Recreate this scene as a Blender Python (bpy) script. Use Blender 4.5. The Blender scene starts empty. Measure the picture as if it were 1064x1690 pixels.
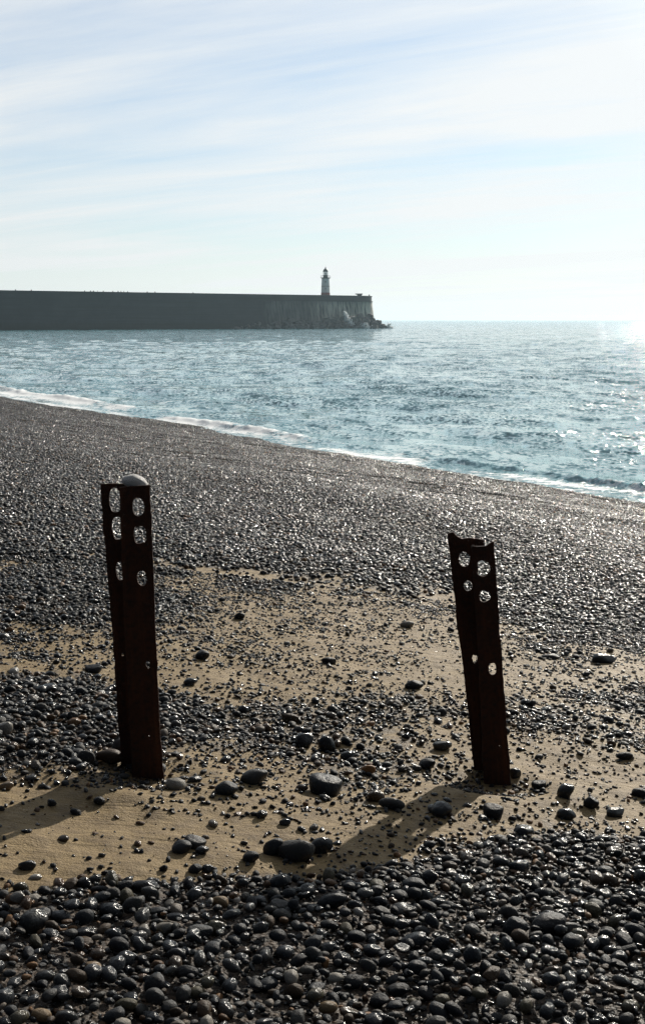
import bpy, bmesh, math, random
import numpy as np
from mathutils import Vector, Matrix, Euler, noise as mnoise

random.seed(7)
rng = np.random.default_rng(11)
R = math.radians
sc = bpy.context.scene
COL = sc.collection

# ------------------------------------------------------------------ camera
F, CX, CY, W0, H0 = 2000.0, 532.0, 800.0, 1064.0, 1690.0     # measured from the photograph
PITCH = math.atan(272.0 / F)                                  # horizon on row 528
EYE = Vector((0.0, 0.0, 4.5))                                 # metres above the sea
cam = bpy.data.cameras.new('camera')
cam.sensor_fit = 'VERTICAL'
cam.sensor_height = 36.0
cam.lens = 36.0 * F / H0
cam.shift_y = -(H0 / 2 - CY) / H0
cam.clip_start, cam.clip_end = 0.1, 60000.0
camo = bpy.data.objects.new('camera', cam)
camo.location = EYE
camo.rotation_euler = (math.pi / 2 - PITCH, 0, 0)
COL.objects.link(camo)
sc.camera = camo

# ------------------------------------------------------------------ light and sky
SUN_AZ, SUN_EL = R(24.0), R(21.5)           # azimuth to the right of the view direction
sun = bpy.data.lights.new('sun', 'SUN')
sun.energy, sun.angle, sun.color = 5.0, R(0.55), (1.0, 0.93, 0.82)
suno = bpy.data.objects.new('sun', sun)
sd = Vector((math.sin(SUN_AZ) * math.cos(SUN_EL), math.cos(SUN_AZ) * math.cos(SUN_EL), math.sin(SUN_EL)))
suno.rotation_euler = sd.to_track_quat('Z', 'Y').to_euler()
suno.location = (0, 0, 60)
COL.objects.link(suno)

world = bpy.data.worlds.new('World')
sc.world = world
world.use_nodes = True
wt = world.node_tree
wt.nodes.clear()


def N(t, kind, **kw):
    n = t.nodes.new(kind)
    for k, v in kw.items():
        if k == 'inp':
            for a, b in v.items():
                n.inputs[a].default_value = b
        else:
            setattr(n, k, v)
    return n


def mth(t, op, a, b=None, c=None, clamp=False):
    n = t.nodes.new('ShaderNodeMath')
    n.operation = op
    n.use_clamp = clamp
    for i, v in enumerate((a, b, c)):
        if v is None:
            continue
        if isinstance(v, (int, float)):
            n.inputs[i].default_value = v
        else:
            t.links.new(v, n.inputs[i])
    return n.outputs[0]


def mixc(t, f, a, b, mode='MIX'):
    n = t.nodes.new('ShaderNodeMix')
    n.data_type = 'RGBA'
    n.blend_type = mode
    for i, v in ((0, f), (6, a), (7, b)):
        if isinstance(v, (int, float)):
            n.inputs[i].default_value = v
        elif isinstance(v, tuple):
            n.inputs[i].default_value = v if len(v) == 4 else v + (1,)
        else:
            t.links.new(v, n.inputs[i])
    return n.outputs[2]


def ramp(t, f, stops):
    n = t.nodes.new('ShaderNodeValToRGB')
    e = n.color_ramp.elements
    while len(e) < len(stops):
        e.new(0.5)
    for el, (p, c) in zip(e, stops):
        el.position = p
        el.color = (c, c, c, 1) if isinstance(c, (int, float)) else (*c, 1)
    t.links.new(f, n.inputs[0])
    return n.outputs[0]


sky = N(wt, 'ShaderNodeTexSky', sky_type='NISHITA', sun_disc=False, sun_elevation=SUN_EL,
        sun_rotation=SUN_AZ, altitude=0.0, air_density=1.0, dust_density=0.25, ozone_density=2.0)
tc = N(wt, 'ShaderNodeTexCoord')
sep = N(wt, 'ShaderNodeSeparateXYZ')
wt.links.new(tc.outputs['Generated'], sep.inputs[0])
zz = mth(wt, 'ADD', mth(wt, 'MAXIMUM', sep.outputs[2], 0.0), 0.10)
comb = N(wt, 'ShaderNodeCombineXYZ')
wt.links.new(mth(wt, 'DIVIDE', sep.outputs[0], zz), comb.inputs[0])
wt.links.new(mth(wt, 'DIVIDE', sep.outputs[1], zz), comb.inputs[1])


def streaks(turn, stretch, shift, detail, rough, dist):
    a = N(wt, 'ShaderNodeMapping')
    a.inputs['Rotation'].default_value = (0, 0, R(turn))
    wt.links.new(comb.outputs[0], a.inputs[0])
    b_ = N(wt, 'ShaderNodeMapping')
    b_.inputs['Scale'].default_value = stretch
    b_.inputs['Location'].default_value = shift
    wt.links.new(a.outputs[0], b_.inputs[0])
    n = N(wt, 'ShaderNodeTexNoise', inp={'Scale': 1.0, 'Detail': detail, 'Roughness': rough, 'Distortion': dist})
    wt.links.new(b_.outputs[0], n.inputs['Vector'])
    return n


n1 = streaks(24, (0.26, 0.80, 1), (1.3, 0.4, 0), 8.0, 0.58, 0.5)
n2 = streaks(28, (0.40, 2.4, 1), (0.2, 3.1, 0), 8.0, 0.62, 0.7)
cl = mth(wt, 'ADD', mth(wt, 'MULTIPLY', n1.outputs[0], 0.7), mth(wt, 'MULTIPLY', n2.outputs[0], 0.3))
cover = ramp(wt, cl, [(0.37, 0.42), (0.55, 0.96)])
# the veil is seen through a longer path near the horizon
low = mth(wt, 'POWER', 2.718, mth(wt, 'MULTIPLY', mth(wt, 'MAXIMUM', sep.outputs[2], 0.0), -8.0))
cover = mth(wt, 'MAXIMUM', cover, low)
# thin ice cloud scatters forward: brightest round the sun, dim in the opposite half of the sky
dt = N(wt, 'ShaderNodeVectorMath', operation='DOT_PRODUCT')
wt.links.new(tc.outputs['Generated'], dt.inputs[0])
dt.inputs[1].default_value = sd
phase = ramp(wt, mth(wt, 'MULTIPLY_ADD', dt.outputs['Value'], 0.5, 0.5),
             [(0.0, 0.03), (0.5, 0.045), (0.75, 0.26), (0.85, 0.70), (0.935, 0.76), (0.985, 0.80), (1.0, 1.0)])
white = N(wt, 'ShaderNodeCombineColor')
for i, k in enumerate((17.0, 17.5, 17.6)):
    wt.links.new(mth(wt, 'MULTIPLY', phase, k), white.inputs[i])
blue = mixc(wt, 1.0, sky.outputs[0], (0.98, 1.24, 1.45), 'MULTIPLY')
skyc = mixc(wt, cover, blue, white.outputs[0])
bg = N(wt, 'ShaderNodeBackground', inp={'Strength': 0.056})
wt.links.new(skyc, bg.inputs[0])
wo = N(wt, 'ShaderNodeOutputWorld')
wt.links.new(bg.outputs[0], wo.inputs[0])

sc.view_settings.view_transform = 'Standard'
sc.view_settings.look = 'None'
sc.view_settings.exposure = 0.3
sc.view_settings.gamma = 1.0
sc.view_settings.use_curve_mapping = False
sc.render.engine = 'CYCLES'
sc.cycles.max_bounces = 5
sc.cycles.diffuse_bounces = 2
sc.cycles.glossy_bounces = 3
sc.cycles.volume_bounces = 0
sc.cycles.use_denoising = True
sc.cycles.denoiser = 'OPENIMAGEDENOISE'
sc.cycles.denoising_input_passes = 'RGB_ALBEDO_NORMAL'
sc.cycles.denoising_prefilter = 'NONE'
sc.cycles.sample_clamp_indirect = 2.0
sc.cycles.caustics_reflective = False
sc.cycles.caustics_refractive = False
sc.cycles.blur_glossy = 1.0

# ------------------------------------------------------------------ measuring helpers
cp, sp = math.cos(PITCH), math.sin(PITCH)


def ray(x, y):
    a, b = (x - CX) / F, -(y - CY) / F
    return Vector((a, cp + b * sp, -sp + b * cp))


def on_z(x, y, z=0.0):
    d = ray(x, y)
    return EYE + d * ((z - EYE.z) / d.z)


def at_y(x, y, Y):
    d = ray(x, y)
    return EYE + d * (Y / d.y)


def project(x, y, z):
    dx, dy, dz = x - EYE.x, y - EYE.y, z - EYE.z
    dep = dy * cp - dz * sp
    up = dy * sp + dz * cp
    return CX + F * dx / dep, CY - F * up / dep, dep


def _hash(ix, iy, s):
    h = (ix.astype(np.int64) * 374761393 + iy.astype(np.int64) * 668265263 + s * 144269) & 0x7fffffff
    h = ((h ^ (h >> 13)) * 1274126177) & 0x7fffffff
    return ((h ^ (h >> 16)) & 0xffff) / 65535.0


def vnoise(x, y, s=0):
    x, y = np.asarray(x, float), np.asarray(y, float)
    ix, iy = np.floor(x), np.floor(y)
    fx, fy = x - ix, y - iy
    fx, fy = fx * fx * (3 - 2 * fx), fy * fy * (3 - 2 * fy)
    a = _hash(ix, iy, s) * (1 - fx) + _hash(ix + 1, iy, s) * fx
    b = _hash(ix, iy + 1, s) * (1 - fx) + _hash(ix + 1, iy + 1, s) * fx
    return a * (1 - fy) + b * fy


def fbm(x, y, s=0, o=4):
    v, a, t = 0, 1.0, 0
    for k in range(o):
        v = v + a * vnoise(x * 2 ** k, y * 2 ** k, s + k * 7)
        t += a
        a *= 0.5
    return v / t - 0.5


# ------------------------------------------------------------------ beach shape
NX, NY = 0.835, 0.550            # the direction down the beach to the water
SHORE = 23.2                     # metres from the camera's foot to the waterline along it


def ground_z(x, y):
    x, y = np.asarray(x, float), np.asarray(y, float)
    s = NX * x + NY * y
    t = -NY * x + NX * y
    base = 3.23 - 0.14 * np.clip(s, -6, 60)
    amp = np.clip((s - 3) / 10, 0, 1)
    base = base + amp * (0.34 * fbm(s / 7.0, t / 26.0, 3, 3) + 0.16 * fbm(s / 2.3, t / 8.0, 5, 2))
    near = np.clip((12 - y) / 3.0, 0, 1)
    base = base + 0.05 * fbm(x / 1.1, y / 1.1, 9, 3) + near * (0.026 * fbm(x / 0.30, y / 0.20, 12, 3) + 0.010 * fbm(x / 0.10, y / 0.05, 15, 2))
    for (hx, hy) in ((-0.589, 3.83), (0.616, 4.22)):                # scour round the posts
        r2 = ((x - hx) / 0.16) ** 2 + ((y - hy) / 0.13) ** 2
        base = base - 0.030 * np.exp(-r2) + 0.012 * np.exp(-(np.sqrt(r2) - 1.7) ** 2 * 3)
    return base


COLS = np.array([0, 152, 304, 456, 608, 760, 912, 1064.0])
ROWS = np.array([880, 912, 930, 955, 985, 1015, 1045, 1075, 1105, 1130, 1160, 1190, 1215, 1240, 1265, 1290, 1315, 1345, 1375, 1400,
                 1430, 1455, 1475, 1500.0])
DENS = np.array([
    [1, 1, 1, 1, 1, 1, 1, 1], [.9, 1, 1, 1, 1, 1, 1, 1],
    [.25, .3, .55, .95, 1, 1, 1, 1], [.6, .7, .2, .35, .6, .9, 1, 1], [.75, .7, .35, .3, .35, .5, .95, 1],
    [.6, .6, .3, .3, .2, .15, .75, .9], [.3, .3, .3, .2, .12, .12, .4, .6], [.18, .2, .25, .25, .2, .2, .3, .3],
    [.15, .15, .2, .2, .2, .15, .25, .3], [.6, .35, .2, .2, .25, .2, .3, .35], [.95, .9, .6, .5, .5, .35, .45, .5],
    [.9, .85, .75, .65, .55, .4, .5, .5], [.8, .8, .6, .6, .5, .3, .3, .35], [.8, .75, .35, .35, .4, .25, .2, .25],
    [.7, .65, .25, .2, .4, .25, .15, .15], [.4, .35, .3, .25, .4, .2, .2, .2], [.1, .08, .2, .3, .35, .2, .25, .2],
    [.04, .05, .04, .08, .15, .2, .3, .15], [.04, .05, .06, .06, .1, .25, .35, .3], [.04, .05, .2, .1, .2, .5, .7, .75],
    [.08, .06, .12, .1, .3, .7, .95, 1], [.1, .15, .3, .6, .6, .95, 1, 1], [.8, .9, 1, 1, 1, 1, 1, 1], [1] * 8])


def cover_at(x, y):
    """share of the ground covered by stones (the bands of sand and shingle)"""
    x, y = np.asarray(x, float), np.asarray(y, float)
    px, py, dep = project(x, y, ground_z(x, y))
    dep_ok = dep > 0.5
    px, py = np.where(dep_ok, px, 532), np.where(dep_ok, py, 1700)
    px = px + 70 * fbm(x / 0.22, y / 0.22, 101, 3)
    py = py + 46 * fbm(x / 0.20, y / 0.26, 105, 4)
    cx = np.clip(px, 0, 1063.9)
    i = np.clip((cx / 152).astype(int), 0, 6)
    u = (cx - COLS[i]) / 152
    cy = np.clip(py, 880, 1499.9)
    j = np.clip(np.searchsorted(ROWS, cy, side='right') - 1, 0, len(ROWS) - 2)
    v = (cy - ROWS[j]) / (ROWS[j + 1] - ROWS[j])
    d = (DENS[j, i] * (1 - u) + DENS[j, i + 1] * u) * (1 - v) + (DENS[j + 1, i] * (1 - u) + DENS[j + 1, i + 1] * u) * v
    nz = fbm(x / 0.45, y / 0.45, 21, 4)
    nz2 = fbm(x / 1.6 + 3, y / 1.1, 27, 3)
    d = d + (nz * 0.9 + nz2 * 0.5) * np.clip(4 * d * (1.0 - d), 0, 1) * 0.8
    far_ = np.clip((940 - py) / 60, 0, 1)
    d = d - far_ * np.clip(fbm((NX * x + NY * y) / 1.6, (-NY * x + NX * y) / 4.5, 91, 4) - 0.10, 0, 1) * 3.2
    return np.clip(d, 0.0, 1)


def ground_hit(px, py):
    d = ray(px, py)
    t = 2.0
    for _ in range(60):
        p = EYE + d * t
        g = float(ground_z(p.x, p.y))
        t += (p.z - g) / (-d.z + 0.12) * 0.7
    return EYE + d * t


# ------------------------------------------------------------------ materials
def new_mat(name):
    m = bpy.data.materials.new(name)
    m.use_nodes = True
    t = m.node_tree
    t.nodes.clear()
    out = t.nodes.new('ShaderNodeOutputMaterial')
    b = t.nodes.new('ShaderNodeBsdfPrincipled')
    t.links.new(b.outputs[0], out.inputs[0])
    return m, t, b


def objvec(t, scale=None, coord='Object'):
    c = t.nodes.new('ShaderNodeTexCoord')
    if scale is None:
        return c.outputs[coord]
    mpn = t.nodes.new('ShaderNodeMapping')
    mpn.inputs['Scale'].default_value = scale if isinstance(scale, tuple) else (scale,) * 3
    t.links.new(c.outputs[coord], mpn.inputs[0])
    return mpn.outputs[0]


def tnoise(t, vec, scale, detail=3.0, rough=0.5, dist=0.0):
    n = N(t, 'ShaderNodeTexNoise', inp={'Scale': scale, 'Detail': detail, 'Roughness': rough, 'Distortion': dist})
    t.links.new(vec, n.inputs['Vector'])
    return n


def bump(t, b, h, strength, dist):
    n = N(t, 'ShaderNodeBump', inp={'Strength': strength, 'Distance': dist})
    t.links.new(h, n.inputs['Height'])
    t.links.new(n.outputs[0], b.inputs['Normal'])
    return n


def sand_material():
    m, t, b = new_mat('sand_and_grit')
    v = objvec(t)
    at = N(t, 'ShaderNodeAttribute', attribute_name='cover')
    big = tnoise(t, v, 1.3, 4)
    mid = tnoise(t, v, 14, 5, 0.6)
    fine = tnoise(t, v, 420, 2, 0.7)
    sand = mixc(t, ramp(t, big.outputs[0], [(0.3, 0), (0.7, 1)]), (0.235, 0.165, 0.080), (0.165, 0.112, 0.054))
    sand = mixc(t, ramp(t, fine.outputs[0], [(0.35, 0), (0.7, 1)]), sand, (0.30, 0.222, 0.115))
    sand = mixc(t, mth(t, 'MULTIPLY', ramp(t, mid.outputs[0], [(0.42, 0), (0.68, 1)]), 0.6), sand, (0.095, 0.065, 0.038))
    vor = N(t, 'ShaderNodeTexVoronoi', inp={'Scale': 85.0, 'Randomness': 1.0})
    t.links.new(v, vor.inputs['Vector'])
    grit_c = mixc(t, ramp(t, N_sep(t, vor.outputs['Color'], 0), [(0.0, 0), (1.0, 1)]), (0.026, 0.023, 0.021), (0.090, 0.066, 0.048))
    k = mth(t, 'ADD', at.outputs['Fac'], mth(t, 'MULTIPLY', mth(t, 'SUBTRACT', mid.outputs[0], 0.5), 0.9))
    gm = ramp(t, k, [(0.34, 0.0), (0.62, 1.0)])
    colr = mixc(t, gm, sand, grit_c)
    t.links.new(colr, b.inputs['Base Color'])
    t.links.new(mixc(t, gm, (0.62,) * 3, (0.45,) * 3), b.inputs['Roughness'])
    b.inputs['Specular IOR Level'].default_value = 0.1
    grain = tnoise(t, v, 150, 3, 0.75)
    rill = tnoise(t, objvec(t, (3.0, 34.0, 1.0)), 1.0, 4, 0.6, 0.8)
    h = mth(t, 'ADD', mth(t, 'MULTIPLY', fine.outputs[0], 0.0016), mth(t, 'MULTIPLY', mid.outputs[0], 0.020))
    h = mth(t, 'ADD', h, mth(t, 'ADD', mth(t, 'MULTIPLY', grain.outputs[0], 0.0070), mth(t, 'MULTIPLY', rill.outputs[0], 0.011)))
    hv = mth(t, 'MULTIPLY', mth(t, 'MULTIPLY', vor.outputs['Distance'], -0.010), gm)
    bump(t, b, mth(t, 'ADD', h, hv), 0.9, 1.0)
    return m


def N_sep(t, colour, i):
    s = t.nodes.new('ShaderNodeSeparateColor')
    t.links.new(colour, s.inputs[0])
    return s.outputs[i]


def pebble_material(name, tinted=False):
    m, t, b = new_mat(name)
    oi = t.nodes.new('ShaderNodeObjectInfo')
    v = objvec(t)
    off = N(t, 'ShaderNodeVectorMath', operation='ADD')
    t.links.new(v, off.inputs[0])
    cx = t.nodes.new('ShaderNodeCombineXYZ')
    geo = t.nodes.new('ShaderNodeNewGeometry')
    rnd = mth(t, 'FRACT', mth(t, 'ADD', mth(t, 'MULTIPLY', geo.outputs['Random Per Island'], 7.31), mth(t, 'MULTIPLY', oi.outputs['Random'], 3.17)))
    for i in range(3):
        t.links.new(mth(t, 'MULTIPLY', rnd, 50.0 + 13 * i), cx.inputs[i])
    t.links.new(cx.outputs[0], off.inputs[1])
    vv = off.outputs[0]
    a = tnoise(t, vv, 1.6, 4, 0.6)
    c = tnoise(t, vv, 14, 3, 0.65)
    if tinted:
        base = oi.outputs['Color']
    else:
        n = t.nodes.new('ShaderNodeValToRGB')
        n.color_ramp.interpolation = 'CONSTANT'
        pal = [(0.0, (0.019, 0.022, 0.026)), (0.22, (0.028, 0.030, 0.033)), (0.42, (0.040, 0.040, 0.039)), (0.55, (0.014, 0.015, 0.018)),
               (0.70, (0.045, 0.031, 0.020)), (0.79, (0.055, 0.052, 0.047)), (0.85, (0.085, 0.046, 0.023)), (0.915, (0.12, 0.10, 0.08)),
               (0.96, (0.17, 0.09, 0.04)), (0.985, (0.28, 0.26, 0.23))]
        e = n.color_ramp.elements
        while len(e) < len(pal):
            e.new(0.5)
        for el, (p, cc) in zip(e, pal):
            el.position = p
            el.color = (*cc, 1)
        t.links.new(rnd, n.inputs[0])
        base = n.outputs[0]
    c1 = mixc(t, mth(t, 'MULTIPLY', ramp(t, a.outputs[0], [(0.35, 0), (0.7, 1)]), 0.55), base, mixc(t, 0.5, base, (0.05, 0.045, 0.04)))
    c2 = mixc(t, mth(t, 'MULTIPLY', ramp(t, c.outputs[0], [(0.55, 0), (0.75, 1)]), 0.25), c1, (0.10, 0.095, 0.09))
    t.links.new(c2, b.inputs['Base Color'])
    dull = mth(t, 'GREATER_THAN', mth(t, 'FRACT', mth(t, 'MULTIPLY', rnd, 23.3)), 0.45)
    rr = mth(t, 'ADD', mth(t, 'MULTIPLY_ADD', dull, 0.28, 0.085), mth(t, 'MULTIPLY', mth(t, 'FRACT', mth(t, 'MULTIPLY', rnd, 9.7)), 0.13))
    t.links.new(mth(t, 'ADD', rr, mth(t, 'MULTIPLY', c.outputs[0], 0.08)), b.inputs['Roughness'])
    t.links.new(mth(t, 'MULTIPLY_ADD', dull, -0.12, 0.21), b.inputs['Specular IOR Level'])
    b.inputs['Specular IOR Level'].default_value = 0.36
    bump(t, b, mth(t, 'ADD', mth(t, 'MULTIPLY', a.outputs[0], 0.5), mth(t, 'MULTIPLY', c.outputs[0], 0.12)), 0.30, 0.12)
    return m


def rust_material():
    m, t, b = new_mat('rusted_steel')
    v = objvec(t)
    a = tnoise(t, v, 7, 6, 0.65)
    c = tnoise(t, v, 60, 5, 0.7)
    st = tnoise(t, objvec(t, (30, 30, 2.0)), 1.0, 4, 0.6)
    c1 = mixc(t, ramp(t, a.outputs[0], [(0.35, 0), (0.65, 1)]), (0.032, 0.012, 0.007), (0.056, 0.020, 0.010))
    c1 = mixc(t, ramp(t, c.outputs[0], [(0.45, 0), (0.7, 1)]), c1, (0.014, 0.009, 0.008))
    c1 = mixc(t, mth(t, 'MULTIPLY', ramp(t, st.outputs[0], [(0.5, 0), (0.75, 1)]), 0.5), c1, (0.11, 0.038, 0.014))
    t.links.new(c1, b.inputs['Base Color'])
    b.inputs['Roughness'].default_value = 0.85
    b.inputs['Specular IOR Level'].default_value = 0.25
    bump(t, b, mth(t, 'ADD', mth(t, 'MULTIPLY', c.outputs[0], 0.004), mth(t, 'MULTIPLY', a.outputs[0], 0.006)), 0.9, 1.0)
    return m


def simple(name, c, rough=0.7, nscale=None, c2=None, metal=0.0, nb=0.0, stretch=None):
    m, t, b = new_mat(name)
    b.inputs['Roughness'].default_value = rough
    b.inputs['Metallic'].default_value = metal
    v = objvec(t, stretch)
    n = tnoise(t, v, nscale or 4.0, 5, 0.6)
    c2 = c2 or tuple(x * 0.7 for x in c)
    t.links.new(mixc(t, ramp(t, n.outputs[0], [(0.35, 0), (0.68, 1)]), c, c2), b.inputs['Base Color'])
    if nb:
        bump(t, b, n.outputs[0], 0.8, nb)
    return m


def sea_material():
    m, t, b = new_mat('sea_water')
    geo = t.nodes.new('ShaderNodeNewGeometry')
    v = geo.outputs['Position']
    fo = N(t, 'ShaderNodeAttribute', attribute_name='foam')
    mp1 = N(t, 'ShaderNodeMapping')
    mp1.inputs['Rotation'].default_value = (0, 0, R(33))
    mp1.inputs['Scale'].default_value = (1.0, 0.55, 1.0)
    t.links.new(v, mp1.inputs[0])
    w = mp1.outputs[0]
    na = tnoise(t, w, 1.0, 4, 0.62, 0.3)
    nb_ = tnoise(t, w, 6.0, 3, 0.6, 0.3)

    def centred(n, k):
        s = N(t, 'ShaderNodeVectorMath', operation='SUBTRACT')
        t.links.new(n.outputs['Color'], s.inputs[0])
        s.inputs[1].default_value = (0.5, 0.5, 0.5)
        q = N(t, 'ShaderNodeVectorMath', operation='MULTIPLY')
        t.links.new(s.outputs[0], q.inputs[0])
        q.inputs[1].default_value = (k, k, 0)
        return q.outputs[0]
    ad = N(t, 'ShaderNodeVectorMath', operation='ADD')
    t.links.new(centred(na, 1.2), ad.inputs[0])
    gust = tnoise(t, w, 0.22, 4, 0.65, 0.5)
    gs_ = N(t, 'ShaderNodeVectorMath', operation='SCALE')
    t.links.new(centred(nb_, 2.1), gs_.inputs[0])
    t.links.new(ramp(t, gust.outputs[0], [(0.38, 0.50), (0.50, 0.78), (0.64, 1.55)]), gs_.inputs['Scale'])
    t.links.new(gs_.outputs[0], ad.inputs[1])
    nc = tnoise(t, w, 0.16, 3, 0.6, 0.4)
    ad3 = N(t, 'ShaderNodeVectorMath', operation='ADD')
    t.links.new(ad.outputs[0], ad3.inputs[0])
    t.links.new(centred(nc, 0.5), ad3.inputs[1])
    ad2 = N(t, 'ShaderNodeVectorMath', operation='ADD')
    t.links.new(ad3.outputs[0], ad2.inputs[0])
    t.links.new(geo.outputs['Normal'], ad2.inputs[1])
    nm = N(t, 'ShaderNodeVectorMath', operation='NORMALIZE')
    t.links.new(ad2.outputs[0], nm.inputs[0])
    t.links.new(nm.outputs[0], b.inputs['Normal'])
    big = tnoise(t, v, 0.02, 4, 0.6)
    deep = mixc(t, ramp(t, big.outputs[0], [(0.35, 0), (0.65, 1)]), (0.085, 0.265, 0.300), (0.105, 0.295, 0.325))
    t.links.new(deep, b.inputs['Base Color'])
    b.inputs['Roughness'].default_value = 0.045
    b.inputs['IOR'].default_value = 1.333
    # foam, and the whitish swash sheen painted with it
    fb = t.nodes.new('ShaderNodeBsdfPrincipled')
    fb.inputs['Base Color'].default_value = (0.90, 0.92, 0.92, 1)
    fb.inputs['Roughness'].default_value = 0.7
    fn = tnoise(t, v, 2.6, 6, 0.65, 0.6)
    fn2 = tnoise(t, v, 14.0, 4, 0.6, 0.3)
    k = mth(t, 'ADD', fo.outputs['Fac'], mth(t, 'ADD', mth(t, 'MULTIPLY', mth(t, 'SUBTRACT', fn.outputs[0], 0.5), 1.3),
                                              mth(t, 'MULTIPLY', mth(t, 'SUBTRACT', fn2.outputs[0], 0.5), 0.6)))
    fm = ramp(t, k, [(0.40, 0), (0.64, 1)])
    fm2 = mth(t, 'MULTIPLY', fm, mth(t, 'MULTIPLY', fo.outputs['Fac'], 3.0, clamp=True))
    bmp = N(t, 'ShaderNodeBump', inp={'Strength': 0.4, 'Distance': 0.05})
    t.links.new(fn.outputs[0], bmp.inputs['Height'])
    t.links.new(bmp.outputs[0], fb.inputs['Normal'])
    mx = t.nodes.new('ShaderNodeMixShader')
    t.links.new(fm2, mx.inputs[0])
    t.links.new(b.outputs[0], mx.inputs[1])
    t.links.new(fb.outputs[0], mx.inputs[2])
    out = [n for n in t.nodes if n.type == 'OUTPUT_MATERIAL'][0]
    t.links.new(mx.outputs[0], out.inputs[0])
    return m


def wall_material():
    m, t, b = new_mat('breakwater_concrete')
    v = objvec(t)
    a = tnoise(t, v, 0.12, 5, 0.6)
    st = tnoise(t, objvec(t, (0.9, 0.9, 0.05)), 1.0, 4, 0.65)
    co = tnoise(t, objvec(t, (0.02, 0.02, 1.1)), 1.0, 3, 0.6)
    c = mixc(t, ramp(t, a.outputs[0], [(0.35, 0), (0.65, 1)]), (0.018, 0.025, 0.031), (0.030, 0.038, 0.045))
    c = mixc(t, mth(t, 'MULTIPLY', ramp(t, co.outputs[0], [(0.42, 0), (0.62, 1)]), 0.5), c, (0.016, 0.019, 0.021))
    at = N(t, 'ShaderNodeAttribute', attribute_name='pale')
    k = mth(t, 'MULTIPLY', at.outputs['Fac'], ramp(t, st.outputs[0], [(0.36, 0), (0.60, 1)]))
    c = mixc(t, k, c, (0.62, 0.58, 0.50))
    sz = t.nodes.new('ShaderNodeSeparateXYZ')
    t.links.new(v, sz.inputs[0])
    weed = ramp(t, mth(t, 'ADD', mth(t, 'MULTIPLY', sz.outputs[2], 0.1), mth(t, 'MULTIPLY', st.outputs[0], 0.35)), [(0.30, 0.85), (0.62, 0.0)])
    c = mixc(t, mth(t, 'MULTIPLY', weed, mth(t, 'SUBTRACT', 1.0, mth(t, 'MULTIPLY', at.outputs['Fac'], 0.7))), c, (0.010, 0.014, 0.012))
    t.links.new(c, b.inputs['Base Color'])
    b.inputs['Roughness'].default_value = 0.9
    bump(t, b, mth(t, 'ADD', co.outputs[0], a.outputs[0]), 0.6, 0.25)
    return m


M = dict(sand=sand_material(), pebble=pebble_material('beach_pebble'), tint=pebble_material('beach_pebble_tinted', True),
         rust=rust_material(), sea=sea_material(), wall=wall_material(),
         rock=simple('armour_rock', (0.17, 0.165, 0.15), 0.8, 1.2, (0.05, 0.05, 0.05), nb=0.15),
         white=simple('white_painted_iron', (0.86, 0.87, 0.88), 0.5, 0.5, (0.78, 0.79, 0.80)),
         red=simple('red_painted_iron', (0.30, 0.07, 0.055), 0.5, 0.8),
         dark=simple('dark_grey_iron', (0.07, 0.075, 0.085), 0.55, 0.8),
         concrete=simple('grey_concrete', (0.26, 0.25, 0.23), 0.85, 0.6),
         shell=simple('chalky_shell', (0.62, 0.60, 0.57), 0.55, 25, (0.42, 0.40, 0.38), nb=0.02),
         foam=simple('sea_spray', (0.93, 0.94, 0.94), 0.8, 1.0, (0.90, 0.92, 0.92)))
cloths = [simple('clothes_%d' % i, c, 0.85, 3.0) for i, c in enumerate([(0.03, 0.035, 0.05), (0.08, 0.03, 0.03), (0.05, 0.06, 0.04), (0.12, 0.12, 0.13)])]
gm_, gt_, gb_ = new_mat('lantern_glass')
gb_.inputs['Base Color'].default_value = (0.75, 0.80, 0.82, 1)
gb_.inputs['Roughness'].default_value = 0.05
gb_.inputs['Transmission Weight'].default_value = 0.85
gb_.inputs['IOR'].default_value = 1.1
M['glass'] = gm_


# ------------------------------------------------------------------ object helpers
def link(o, parent=None):
    COL.objects.link(o)
    if parent is not None:
        o.parent = parent
    return o


def mesh_obj(name, verts, faces, mat, parent=None, smooth=False):
    me = bpy.data.meshes.new(name)
    me.from_pydata(verts, [], faces)
    me.materials.append(mat)
    if smooth:
        me.polygons.foreach_set('use_smooth', [True] * len(me.polygons))
    me.update()
    return link(bpy.data.objects.new(name, me), parent)


def bm_obj(name, bm, mat, parent=None, smooth=False):
    me = bpy.data.meshes.new(name)
    bm.normal_update()
    bm.to_mesh(me)
    bm.free()
    me.materials.append(mat)
    if smooth:
        me.polygons.foreach_set('use_smooth', [True] * len(me.polygons))
    return link(bpy.data.objects.new(name, me), parent)


def tag(o, label=None, cat=None, group=None, kind=None):
    for k, v in (('label', label), ('category', cat), ('group', group), ('kind', kind)):
        if v:
            o[k] = v
    return o


def empty(name, loc, rz=0.0):
    o = bpy.data.objects.new(name, None)
    o.location = loc
    o.rotation_euler = (0, 0, rz)
    return link(o)


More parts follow.
